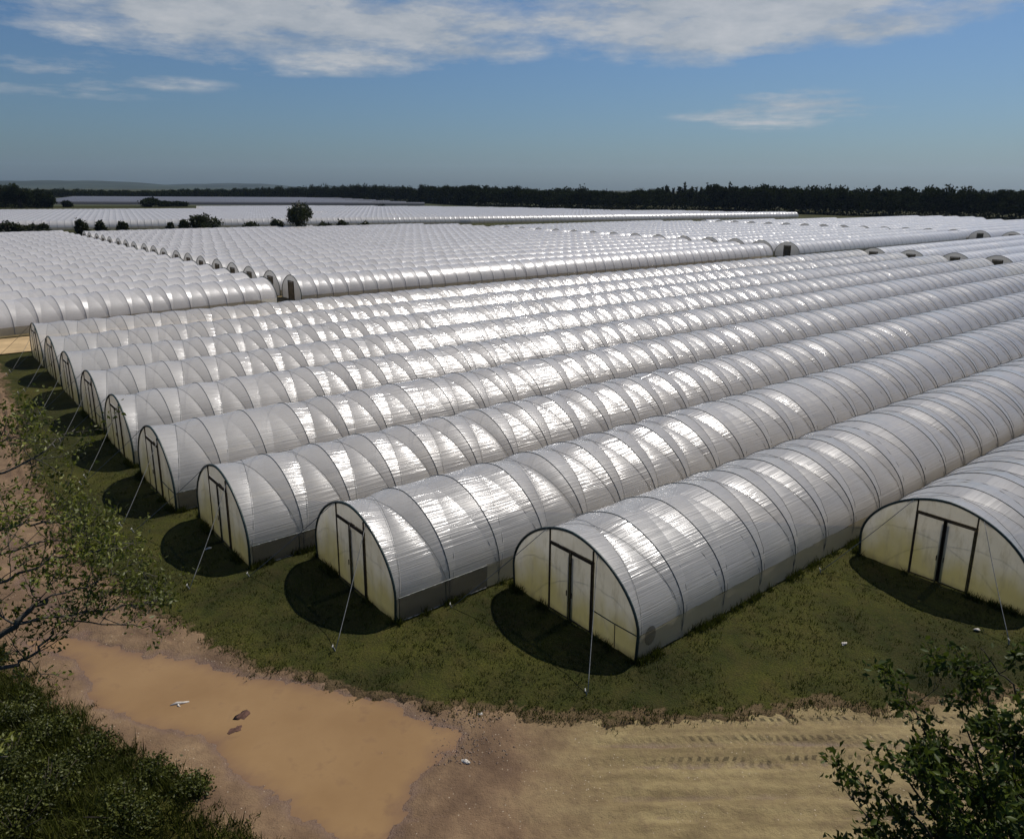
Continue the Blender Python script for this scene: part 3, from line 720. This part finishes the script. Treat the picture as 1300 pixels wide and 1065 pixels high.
def grow_tree(name,base,limbs,leafm,barkm,label,cat,group=None,trunk=None,twig=.55,leaf=.08,per=9,seed=1,depth=3,spread=.75,subn=4,thin=1.0):
    """limbs: list of polylines (world) with start radius; recursive twigs with leaves at the ends"""
    rg=random.Random(seed); root=link(name,None,None,base); tag(root,label,cat,group)
    base=Vector(base); bt=MB(); bl=MB(); L_=[]
    if trunk: bt.tube([Vector(p)-base for p in trunk[0]],trunk[1],10)
    def sub(p,d,ln,r,dep):
        pts=[p]; q=p.copy(); dd=d.normalized()
        k=4
        for i in range(k):
            dd=(dd+Vector((rg.gauss(0,.22),rg.gauss(0,.22),rg.gauss(.05,.2)))).normalized(); q=q+dd*(ln/k); pts.append(q.copy())
        bl.tube(pts,[r*(1-.65*i/k) for i in range(k+1)],5 if r>.015 else 3,cap=False)
        if dep<=1:
            for i in range(1,k+1):
                for _ in range(per//k+1):
                    L_.append(tuple(pts[i]+Vector((rg.gauss(0,.05),rg.gauss(0,.05),rg.gauss(0,.05)))))
        if dep>0:
            for j in range(subn if dep>1 else 3):
                t=rg.uniform(.25,1); i=min(k-1,int(t*k)); pp=pts[i].lerp(pts[i+1],t*k-i)
                nd=(dd+Vector((rg.gauss(0,spread),rg.gauss(0,spread),rg.gauss(.1,spread)))).normalized()
                sub(pp,nd,ln*rg.uniform(.45,.75),r*.55,dep-1)
    for pl,r0,r1,nsub in limbs:
        r0*=thin; r1*=thin
        pts=[Vector(p)-base for p in pl]
        fine=[]
        for i in range(len(pts)-1):
            for t in (0,.25,.5,.75): fine.append(pts[i].lerp(pts[i+1],t)+Vector((rg.gauss(0,.02),rg.gauss(0,.02),rg.gauss(0,.02)))*(1 if (i or t) else 0))
        fine.append(pts[-1]); k=len(fine)
        bl.tube(fine,[r0+(r1-r0)*i/(k-1) for i in range(k)],7)
        for j in range(nsub):
            t=rg.uniform(.25,1)*(k-1); i=min(k-2,int(t)); pp=fine[i].lerp(fine[i+1],t-i); d0=(fine[i+1]-fine[i]).normalized()
            nd=(d0*.6+Vector((rg.gauss(0,spread),rg.gauss(0,spread),rg.gauss(.2,spread)))).normalized()
            sub(pp,nd,twig*rg.uniform(.7,1.5),max(.008,(r0+(r1-r0)*t/(k-1))*.45),depth-1)
    if trunk: link('trunk',bt.me('trunk',[barkm],True),root)
    link('branches',bl.me('branches',[barkm],True),root)
    link('leaves',leaves_mesh('leaves',np.array(L_),leaf,leafm,.5,rg=np.random.default_rng(seed)),root)
    return root
# left foreground tree: trunk stands outside the frame, limbs reach in
tb=Vector((-10.6,8.6,-.1))
T_=lambda u,v,d: atd(u,v,d)
crown0=Vector((-10.4,8.9,9.0))
hub=Vector((-10.2,9.0,8.6)); hub2=Vector((-10.0,9.3,10.6)); hub3=Vector((-10.0,9.5,12.6))
limbs=[([hub,T_(-160,840,10.2),T_(-40,852,10.2),T_(18,845,10.2),T_(50,826,10.3)],.085,.03,5),
([T_(50,826,10.3),T_(62,805,10.4),T_(74,790,10.5),T_(150,793,10.7),T_(190,794,10.8)],.03,.01,10),
([hub2,T_(-120,840,10.0),T_(-20,815,10.0),T_(18,795,10.0),T_(40,773,10.1),T_(60,760,10.2)],.085,.045,6),
([T_(22,792,10.0),T_(80,783,10.3),T_(130,775,10.5),T_(165,770,10.7),T_(200,762,10.8)],.035,.01,14),
([T_(50,765,10.1),T_(110,745,10.3),T_(128,735,10.5),T_(160,725,10.8),T_(200,732,11.0)],.022,.008,10),
([hub3,T_(-150,690,10.5),T_(-60,690,10.6),T_(20,668,10.8),T_(60,662,11),T_(110,668,11.4)],.06,.012,14),
([hub3,T_(-150,620,10.8),T_(-50,615,11),T_(20,595,11.2),T_(70,560,11.6),T_(95,545,12)],.05,.01,14),
([hub3,T_(-140,700,10),T_(-20,712,10.2),T_(50,690,10.5),T_(110,680,11)],.05,.01,12),
([hub3,Vector((-9.8,9.5,13.6)),T_(-90,560,11),T_(-10,570,11),T_(20,545,11.4)],.03,.008,12),
([hub2,T_(-120,760,10),T_(-10,745,10.2),T_(60,712,10.5),T_(120,700,11),T_(170,690,11.5)],.05,.01,14),
([hub3,T_(-100,640,12),T_(0,650,12.4),T_(80,665,12.8),T_(150,700,13.2)],.025,.007,14),
([hub,T_(-200,930,10),T_(-100,950,9.8),T_(10,960,9.6)],.05,.012,8)]
grow_tree('tree',tb,limbs,M['leaf_spring'],M['bark_grey'],'sparse spring-green tree reaching bare twisting branches in from the left edge','tree',trunk=([tb,Vector((-10.9,8.7,3)),Vector((-10.5,8.9,6)),hub,hub2,hub3,Vector((-9.9,9.7,14.2))],[.30,.25,.22,.19,.15,.11,.05]),twig=.50,leaf=.072,per=3,seed=11,depth=3,spread=.6,subn=3,thin=.6)
# right foreground tree: dense crown top at the lower right corner
tb=Vector((7.6,8.3,-.1)); hb=Vector((7.4,8.2,5.2))
def fan(u,v,d): return T_(u,v,d)
limbs=[]
rg2=random.Random(5)
tips=[(1080,985,9.6),(1100,955,9.8),(1130,935,9.6),(1165,900,9.8),(1185,895,10.2),(1210,880,10),(1250,870,10),(1290,860,10.2),(1330,840,10.2),(1235,825,10.4),(1225,905,9.4),(1270,905,9.3),(1300,900,9.3),(1140,985,9.2),(1180,960,9),(1230,960,9),(1290,950,9),(1100,1030,9),(1160,1030,8.8),(1230,1020,8.7),(1290,1010,8.7),(1340,960,9.2),(1350,900,9.6),(1380,870,10),(1065,1050,9.2),(1400,1000,9),(1200,1070,8.4),(1300,1080,8.4)]
for (u,v,d) in tips:
    e=T_(u+18,v+48,d); m1=hb.lerp(e,.35)+Vector((0,0,-.2)); m2=hb.lerp(e,.7)+Vector((0,0,.05))
    limbs.append(([hb+Vector((0,0,rg2.random())),m1,m2,e],.045,.010,7))
limbs.append(([T_(1190,960,9.8),T_(1165,915,9.9),T_(1150,885,10),T_(1142,872,10)],.012,.005,2)); limbs.append(([T_(1310,920,9.9),T_(1285,870,10),T_(1255,835,10.1),T_(1245,822,10.1)],.014,.005,3))
grow_tree('tree',tb,limbs,M['leaf_dark'],M['bark'],'dense dark-leaved treetop filling the lower right corner','tree',trunk=([tb,Vector((7.5,8.2,2.5)),hb,hb+Vector((0,0,1.6))],[.26,.22,.17,.08]),twig=.42,leaf=.105,per=6,seed=23,depth=3,spread=.55,subn=3)

# verge shrubs lower left
def bush(u,v,wid,hgt,label,seed,m='leaf_low',leaf=.10,n=2600,name='shrub',group=None,grow=False,world=None):
    p=at(u,v,0) if world is None else world
    root=link(name,None,None,(p.x,p.y,-.03)); tag(root,label,'shrub' if name=='shrub' else 'tree',group)
    c=blob_cloud(n,wid/2,hgt*.5,seed,12,.25)+np.array([0,0,hgt*.52])
    c[:,2]=np.maximum(c[:,2],.05)
    link('leaves',leaves_mesh('leaves',c,leaf,M[m],.6,rg=np.random.default_rng(seed)),root)
    rg=random.Random(seed); b=MB()
    for k in range(7):
        an=rg.random()*6.28; r_=wid*.35*rg.random()
        b.tube([(0,0,0),(math.cos(an)*r_*.4,math.sin(an)*r_*.4,hgt*.4),(math.cos(an)*r_,math.sin(an)*r_,hgt*.85)],[.035*hgt/1.5,.025*hgt/1.5,.008],5)
    link('stems',b.me('stems',[M['bark']],True),root); return root
VB=[(20,905,2.6,1.2,'rounded bush at the left edge, level with the puddle'),(70,930,2.2,1.0,'bush beside the mud margin, between the edge bush and the puddle'),(15,965,2.8,1.5,'broad bush in the lower left corner'),(110,965,2.2,1.0,'low bush on the verge nearest the brown mud'),(190,985,1.6,.7,'small bush poking over the mud at the bottom edge'),(60,1010,3.0,1.6,'tall dark bush at the bottom left, lowest but one'),(160,1040,2.8,1.3,'bush below the mud margin at the bottom of the picture'),(246,1000,1.4,.6,'smallest tuft-like bush at the bottom beside the puddle'),(20,1060,3,1.8,'lowest bush in the bottom left corner')]
for k,(u,v,w_,h_,lb) in enumerate(VB): bush(u,v,w_,h_*.5,lb,40+k,leaf=.085,n=1900,group='verge bushes')

# hedge line trees and bushes
def hedge_at(u,off=0):
    r=ray(u,285); # intersect az with line n=hedge_n(s)
    best=None
    for t in np.linspace(150,520,1500):
        x,y=r.x/r.y*t,t
        s=x*SA+y*CA; n=-x*CA+y*SA
        if n>hedge_n(s)+off: return Vector((x,y,0))
    return Vector((x,y,0))
def ztop(p,v):  # height that projects to row v above ground point p
    u=None; d=math.hypot(p.x,p.y)
    lo,hi=0,80
    for _ in range(40):
        m_=(lo+hi)/2
        zz=m_-CH; dd=p.y*math.cos(PITCH)-zz*math.sin(PITCH); up=zz*math.cos(PITCH)+p.y*math.sin(PITCH)
        U=up*math.cos(ROLL)+p.x*math.sin(ROLL); vv=487.5-F*U/dd
        if vv>v: lo=m_
        else: hi=m_
    return lo
HD=[(103,12,277,'largest of the dark hedge bushes, at the far end of the gap between the blocks','shrub'),
(128,8,280,'small dark hedge bush just right of the gap between the blocks','shrub'),(155,9,282,'low hedge bush, second right of the gap','shrub'),(215,8,281,'low bush left of the wide dark hedge tree','shrub'),(233,10,280,'low bush touching the wide dark hedge tree','shrub'),
(259,32,271,'wide dark tree in the hedge, left of the taller round one','tree'),(380,30,259.5,'tall round-headed tree in the hedge, the only one standing above the white field','tree'),
(352,14,279,'low bush at the left foot of the round-headed hedge tree','shrub'),(412,16,279,'low hedge bush right of the round-headed tree','shrub'),(436,14,280,'low hedge bush farther right of the round-headed tree','shrub'),(462,12,281.5,'last low hedge bush to the right','shrub'),
(318,18,280,'thin reddish-looking hedge bush midway between the two hedge trees','shrub'),(8,20,281,'ragged hedge bush at the left picture edge','shrub'),(30,22,281,'ragged hedge bush second from the left edge','shrub'),(50,18,280.5,'ragged hedge bush third from the left edge','shrub')]
for k,(u,wpx,vt,lb,nm) in enumerate(HD):
    p=hedge_at(u, 2 if u>90 else 4); d=p.length; hh=ztop(p,vt); wd=wpx/F*d
    bush(0,0,wd*1.2,hh*(1.28 if u==380 else 1.0),lb,70+k,'leaf_hedge',.75,4200,name=nm,world=p,group='hedge bushes' if nm=='shrub' else None)
# low continuous hedge as stuff
pts=[]
for u in np.arange(-60,640,1.2):
    p=hedge_at(u,3); hh=1.8+1.6*max(0,math.sin(u*.13)+math.sin(u*.37))*.6 if u<60 else (1.2+.9*random.random() if u<470 else .8)
    for _ in range(16): pts.append((p.x+random.gauss(0,.7),p.y+random.gauss(0,.9),random.random()*hh))
for u in np.arange(640,1000,1.5):
    p=hedge_at(u,3)
    for _ in range(5): pts.append((p.x+random.gauss(0,.6),p.y+random.gauss(0,.6),random.random()*.7))
tag(link('hedge',leaves_mesh('hedge',np.array(pts),.8,M['leaf_hedge'],.6)),'thin low dark hedge line between the two white fields','hedge',kind='stuff')
# clump of trees at the left beyond the second field, scrub strip
CL=[(5,600,26,232.5,'broad dark tree at the far left edge of the clump'),(24,585,24,231,'tallest dark tree of the clump at the far left'),(44,600,22,237,'dark tree right of the tallest one in the far left clump'),(60,595,16,243,'lowest dark tree closing the far left clump'),(84,620,9,254.5,'small lone dark bush-like tree on the scrub strip'),(190,640,22,250.5,'dark rounded tree at the right end of the scrub strip'),(207,650,16,255,'lower tree beside the rounded one on the scrub strip'),(224,655,18,255.5,'last tree of the scrub strip before the white field'),(-25,600,30,233,'dark tree just beyond the left picture edge')]
for k,(u,d,wpx,vt,lb) in enumerate(CL):
    r=ray(u,250); p=Vector((r.x/r.y*d,d,0)); hh=ztop(p,vt)
    bush(0,0,wpx/F*p.length*1.15,hh,lb,100+k,'leaf_far',1.4,3800,name='tree',world=p,group='trees beyond the second field')
r=ray(482,262); p=Vector((r.x/r.y*640,640,0)); bush(0,0,10,4.2,'tiny dark bush standing alone above the far white field',130,'leaf_far',.8,500,world=p)
pts=[]
for _ in range(9000):
    u=random.uniform(60,240); d=random.uniform(590,630)
    if _>5200: u=random.uniform(-60,66); r=ray(u,262); pts.append((r.x/r.y*d,d,random.random()**1.5*(3.2 if u>62 else 11)))
tag(link('scrub',leaves_mesh('scrub',np.array(pts),1.6,M['leaf_far'],.6)),'low dark scrub strip below the far left trees','scrub',kind='stuff')
# woods on the horizon
def wood(name,line,label,seed,conifer=None,dens=1.0,rows=3):
    rg=np.random.default_rng(seed); pts=[]; tb=MB()
    protos=[blob_cloud(520,1,1,seed*10+i,8,.55) for i in range(6)]
    for (u0,d0,v0),(u1,d1,v1) in zip(line[:-1],line[1:]):
        p0=ray(u0,250);p1=ray(u1,250); A=Vector((p0.x/p0.y*d0,d0,0)); B=Vector((p1.x/p1.y*d1,d1,0)); ln=(B-A).length
        k=int(ln/6*dens)+1
        for r_ in range(rows):
            for i in range(k):
                t=(i+rg.random())/k; q=A.lerp(B,min(t,1)); vt=v0+(v1-v0)*t
                q=q+Vector((0,r_*11+rg.random()*8,0))*(1+r_*.2)
                if not (conifer and conifer[0]<u0+(u1-u0)*t<conifer[1] and rg.random()<.6):
                    hh=ztop(q,vt)*(1+rg.normal()*.075-.05*(r_==0)-.08*(rg.random()<.25)); wr_=5+4*rg.random()
                    c=protos[rg.integers(6)]; ang=rg.random()*6.28; ca,sa=math.cos(ang),math.sin(ang)
                    zc=hh*.56
                    X=(c[:,0]*ca-c[:,1]*sa)*wr_*1.15+q.x; Y=(c[:,0]*sa+c[:,1]*ca)*wr_*1.15+q.y; Z=c[:,2]*hh*.48+zc
                    pts.append(np.stack([X,Y,np.maximum(Z,.2)],-1))
                else:
                    hh=ztop(q,vt-1.5)*(1+.07*rg.normal()); m_=160; f=rg.random(m_); an=rg.random(m_)*6.28
                    rad=(1-f)*2.6*(.7+.5*rg.random(m_)); pts.append(np.stack([q.x+np.cos(an)*rad,q.y+np.sin(an)*rad,hh*(.15+.85*f)],-1))
        m_=int(ln*22); t=rg.random(m_); pts.append(np.stack([A.x+(B.x-A.x)*t+rg.normal(size=m_)*3,A.y+(B.y-A.y)*t-4+rg.normal(size=m_)*3,rg.random(m_)**1.3*9],-1))
    P=np.concatenate(pts)
    o=link(name,leaves_mesh(name,P,1.5,M['leaf_far'],.75,droop=0,rg=rg)); return tag(o,label,'wood',kind='stuff')
wood('wood',[(535,880,237.5),(600,740,237),(640,718,237.5),(690,690,240.5),(740,670,239),(800,653,242.5),(850,650,240),(900,648,239.5),(930,620,239),(960,585,238.5),(985,572,236),(1040,545,238.5),(1090,518,239),(1180,500,238),(1210,495,236.5),(1250,480,241),(1300,466,242.5),(1400,440,243),(1500,420,243)],'dark broadleaf wood along the right half of the horizon',3,(850,930),1.15,4)
wood('wood',[(-80,1150,240),(60,1150,240),(110,1150,241),(200,1150,241.5),(260,1140,239.5),(300,1130,240),(340,1110,237),(390,1080,236),(440,1040,234.5),(460,1000,233.5),(500,950,236),(545,880,236)],'far dark wood behind the left fields',4,None,1.0,2)
# hills
def hill(u0,u1,dist,prof_,label):
    us=np.linspace(u0,u1,80); V=[];D=12
    for j in range(D+1):
        dd=dist+j*260.
        for u in us:
            r=ray(u,235); vt=np.interp(u,[q[0] for q in prof_],[q[1] for q in prof_]); p=Vector((r.x/r.y*dist,dist,0)); hz=ztop_far(p,vt)
            f=math.sin(min(1,j/8)*math.pi/2) if j<=8 else 1-(j-8)/6
            V.append((p.x*(dd/dist),dd,hz*f+math.sin(u*.11+j)*2-3*(j==0)))
    n=len(us); q=grid(n,D+1)
    o=link('hills',mesh('hills',V,q,[M['hill']],None,True)); return tag(o,label,None,kind='structure')
def ztop_far(p,v):
    hzr=236.6+ (p.x/p.y*998+650)*.0056; return CH+(hzr-v)*math.hypot(p.x*0,p.y)/998
hill(-260,330,5200,[(-260,232),(-100,230),(0,228.3),(50,227),(110,227.3),(150,228.5),(180,231),(215,234.5),(260,238),(330,241)],'long low hill on the left horizon')
hill(120,420,7200,[(120,238),(190,235.5),(230,233.5),(290,231.8),(330,232.5),(370,236.5),(420,240)],'lower second hill right of the first')

# things in the puddle and on the grass
def lump(name,p,sx,sy,sz,m,label,cat,seed,group=None):
    rg=np.random.default_rng(seed); V=[];Fc=[];n=12;r_=5
    for i in range(r_+1):
        for j in range(n):
            ph=i/r_*math.pi/2; a=j/n*2*math.pi; k=1+.28*rg.normal()*(i<r_)
            V.append((math.cos(ph)*math.cos(a)*sx*k,math.cos(ph)*math.sin(a)*sy*k,math.sin(ph)*sz*(1+.15*rg.normal())))
    q=[[i*n+j,i*n+(j+1)%n,(i+1)*n+(j+1)%n,(i+1)*n+j] for i in range(r_) for j in range(n)]
    o=link(name,mesh(name,V,q,[m],None,True),None,p,rg.random()*3); return tag(o,label,cat,group)
p=at(228,893,WZ); b=MB()
b.tube([(-.26,-.09,.01),(-.08,0,.02),(.09,.02,.03),(.27,.10,.01)],[.025,.06,.04,.03],7); b.tube([(-.04,.0,.01),(.0,-.11,.02),(.08,-.15,.01)],[.035,.03,.02],6)
tag(link('driftwood',b.me('driftwood',[M['scrap']],True),None,(p.x,p.y,WZ-.01)),'pale forked stick floating in the puddle','stick')
for k,(u,v,s_,lb) in enumerate([(309,907,.28,'upper purplish mud clod in the puddle'),(299,926,.26,'lower flat mud clod in the puddle')]):
    p=at(u,v,WZ); lump('mud_clod',(p.x,p.y,WZ-.015),s_,s_*.7,.03,M['clod'],lb,'mud',k+5,'mud clods in the puddle')
for k,(u,v,lb) in enumerate([(592,965,'pale stone at the right-hand puddle shore'),(610,905,'small pale stone near the grass edge above the track'),(265,697,'white scrap of film on the shaded grass by the algae tunnel'),(1240,800,'white fleck on the grass below the right-hand gable'),(1072,818,'pale fleck in the grass right of the dark-patched tunnel')]):
    p=at(u,v,0); lump('stone' if k<2 else 'film_scrap',(p.x,p.y,-.06 if k<2 else .03),.12,.07,.06,M['scrap'],lb,'stone' if k<2 else 'scrap',k+20)
# stony shore as stuff
pts=[]
for _ in range(420):
    u=random.gauss(585,28); v=random.uniform(900,970); p=at(u,v,-.05); pts.append((p.x,p.y))
pts+=[(random.uniform(-18,-9),0) for _ in range(0)]
V=[];Fc=[]
pa=np.array(pts); ii=hgrid(pa[:,0],pa[:,1])
for (x,y),i_ in zip(pts,ii):
    s_=random.uniform(.01,.038); z=ht[i_]+.01; b0=len(V)
    for dx,dy,dz in ((-1,0,0),(0,-1,0),(1,0,0),(0,1,0),(0,0,.8)): V.append((x+dx*s_*random.uniform(.7,1.3),y+dy*s_,z+dz*s_))
    Fc+=[[b0,b0+1,b0+4],[b0+1,b0+2,b0+4],[b0+2,b0+3,b0+4],[b0+3,b0,b0+4]]
tag(link('gravel',mesh('gravel',V,Fc,[M['clod2']])),'loose pale stones on the mud beside the puddle','gravel',kind='stuff')

# ------------------------------------------------------------------ light
SUN_AZ=R(46); SUN_EL=R(54)
sd=Vector((math.sin(SUN_AZ)*math.cos(SUN_EL),math.cos(SUN_AZ)*math.cos(SUN_EL),math.sin(SUN_EL)))
sl=bpy.data.lights.new('sun','SUN'); sl.energy=3.6; sl.angle=R(.6); sl.color=(1,.94,.85)
so=bpy.data.objects.new('sun',sl); COL.objects.link(so); so.rotation_euler=sd.to_track_quat('Z','Y').to_euler()
w=bpy.data.worlds.new('World'); sc.world=w; w.use_nodes=True; nt=w.node_tree
bg=nt.nodes['Background']; out=nt.nodes['World Output']
sk=N(nt,'ShaderNodeTexSky',sky_type='NISHITA'); sk.sun_disc=False; sk.sun_elevation=SUN_EL; sk.sun_rotation=SUN_AZ; sk.air_density=1.2; sk.dust_density=1.1; sk.ozone_density=3.0; sk.altitude=50
g=N(nt,'ShaderNodeNewGeometry').outputs['Incoming']
vm=N(nt,'ShaderNodeVectorMath',operation='SCALE'); vm.inputs[3].default_value=-1; L(nt,g,vm.inputs[0]); D=vm.outputs[0]
sp=N(nt,'ShaderNodeSeparateXYZ'); L(nt,D,sp.inputs[0]); dx,dy,dz=sp.outputs
az=mth(nt,'ARCTAN2',dx,dy); el=mth(nt,'ARCSINE',dz)
# wind-drawn cloud noise on a cloud sheet
zc=mth(nt,'MAXIMUM',dz,.02)
cb=N(nt,'ShaderNodeCombineXYZ'); L(nt,mth(nt,'DIVIDE',dx,zc),cb.inputs[0]); L(nt,mth(nt,'DIVIDE',dy,zc),cb.inputs[1])
cn_=noise(nt,cb.outputs[0],.75,8,.62); cw=noise(nt,D,9,7,.65,(1,1,3.2))
cl=None
def cloud(u,v,ru,rv,amp):
    r=ray(u,v); a0=math.atan2(r.x,r.y); e0=math.atan2(r.z,math.hypot(r.x,r.y))
    ax_=mth(nt,'DIVIDE',mth(nt,'SUBTRACT',az,a0),ru/F); ey=mth(nt,'DIVIDE',mth(nt,'SUBTRACT',el,e0),rv/F)
    q=mth(nt,'ADD',mth(nt,'MULTIPLY',ax_,ax_),mth(nt,'MULTIPLY',ey,ey))
    return mth(nt,'MULTIPLY',mth(nt,'SUBTRACT',1,q,clamp=False),amp)
for c in [(380,30,300,60,1.0),(560,45,170,38,.9),(170,25,150,45,.55),(900,15,260,60,1.1),(880,55,110,30,.9),(1090,35,130,22,.8),(700,10,160,40,.5),(1260,10,110,18,.6),(985,140,140,26,.50),(1010,128,80,18,.36),(80,98,150,26,.30),(200,105,90,12,.30),(300,-120,900,90,.9),(1000,-140,600,90,.9)]:
    x=mth(nt,'MAXIMUM',cloud(*c),0); cl=x if cl is None else mth(nt,'MAXIMUM',cl,x)
cm=mth(nt,'ADD',mth(nt,'MULTIPLY',cl,.9),mth(nt,'MULTIPLY',mth(nt,'SUBTRACT',mth(nt,'ADD',mth(nt,'MULTIPLY',cn_,.5),mth(nt,'MULTIPLY',cw,.5)),.5),3.6))
cm=mth(nt,'MULTIPLY',mth(nt,'SUBTRACT',cm,.12),1.5,clamp=True)
cm=mth(nt,'MULTIPLY',cm,mth(nt,'GREATER_THAN',cl,.001))
cm=mth(nt,'MULTIPLY',cm,mth(nt,'MULTIPLY',cl,4,clamp=True))
SKYT=mixc(nt,1.0,sk.outputs[0],(.46,.64,.88),'MULTIPLY')
shade=mixc(nt,mth(nt,'MULTIPLY',mth(nt,'SUBTRACT',cw,.3),2.2,clamp=True),(3.9,4.5,5.1),(7.8,7.8,7.8))
col=mixc(nt,mth(nt,'MULTIPLY',cm,.85),SKYT,shade)
L(nt,col,bg.inputs[0]); bg.inputs[1].default_value=.06
hm,hn,ho=mat('haze_air'); pv=N(hn,'ShaderNodeVolumePrincipled',i={'Density':2.6e-5,'Color':(.55,.72,1,1),'Anisotropy':.3}); L(hn,pv.outputs[0],ho.inputs[1])
b=MB(); b.box((0,0,180),(24600,24600,362)); tag(link('haze',b.me('haze',[hm])),'thin blue haze of the far air','haze',kind='stuff')
# ------------------------------------------------------------------ camera
cd=bpy.data.cameras.new('camera'); cam=bpy.data.objects.new('camera',cd); COL.objects.link(cam); sc.camera=cam
cd.sensor_width=36; cd.lens=F/1300*36; cd.clip_end=30000; cd.clip_start=.3; cd.shift_y=-45/1300
cam.location=CAMP
fwd=Vector((0,math.cos(PITCH),-math.sin(PITCH))); up=Vector((0,math.sin(PITCH),math.cos(PITCH))); rt=Vector((1,0,0))
# image axes: X = x cos(r) - u sin(r); U = u cos(r) + x sin(r)
ir=rt*math.cos(ROLL)-up*math.sin(ROLL); iu=up*math.cos(ROLL)+rt*math.sin(ROLL)
cam.rotation_euler=Matrix(((ir.x,iu.x,-fwd.x),(ir.y,iu.y,-fwd.y),(ir.z,iu.z,-fwd.z))).to_euler()
sc.view_settings.view_transform='Standard'; sc.view_settings.look='None'; sc.view_settings.exposure=0.3; sc.view_settings.gamma=1
sc.render.engine='CYCLES'; sc.cycles.transparent_max_bounces=10; sc.cycles.max_bounces=6; sc.cycles.caustics_reflective=False; sc.cycles.caustics_refractive=False
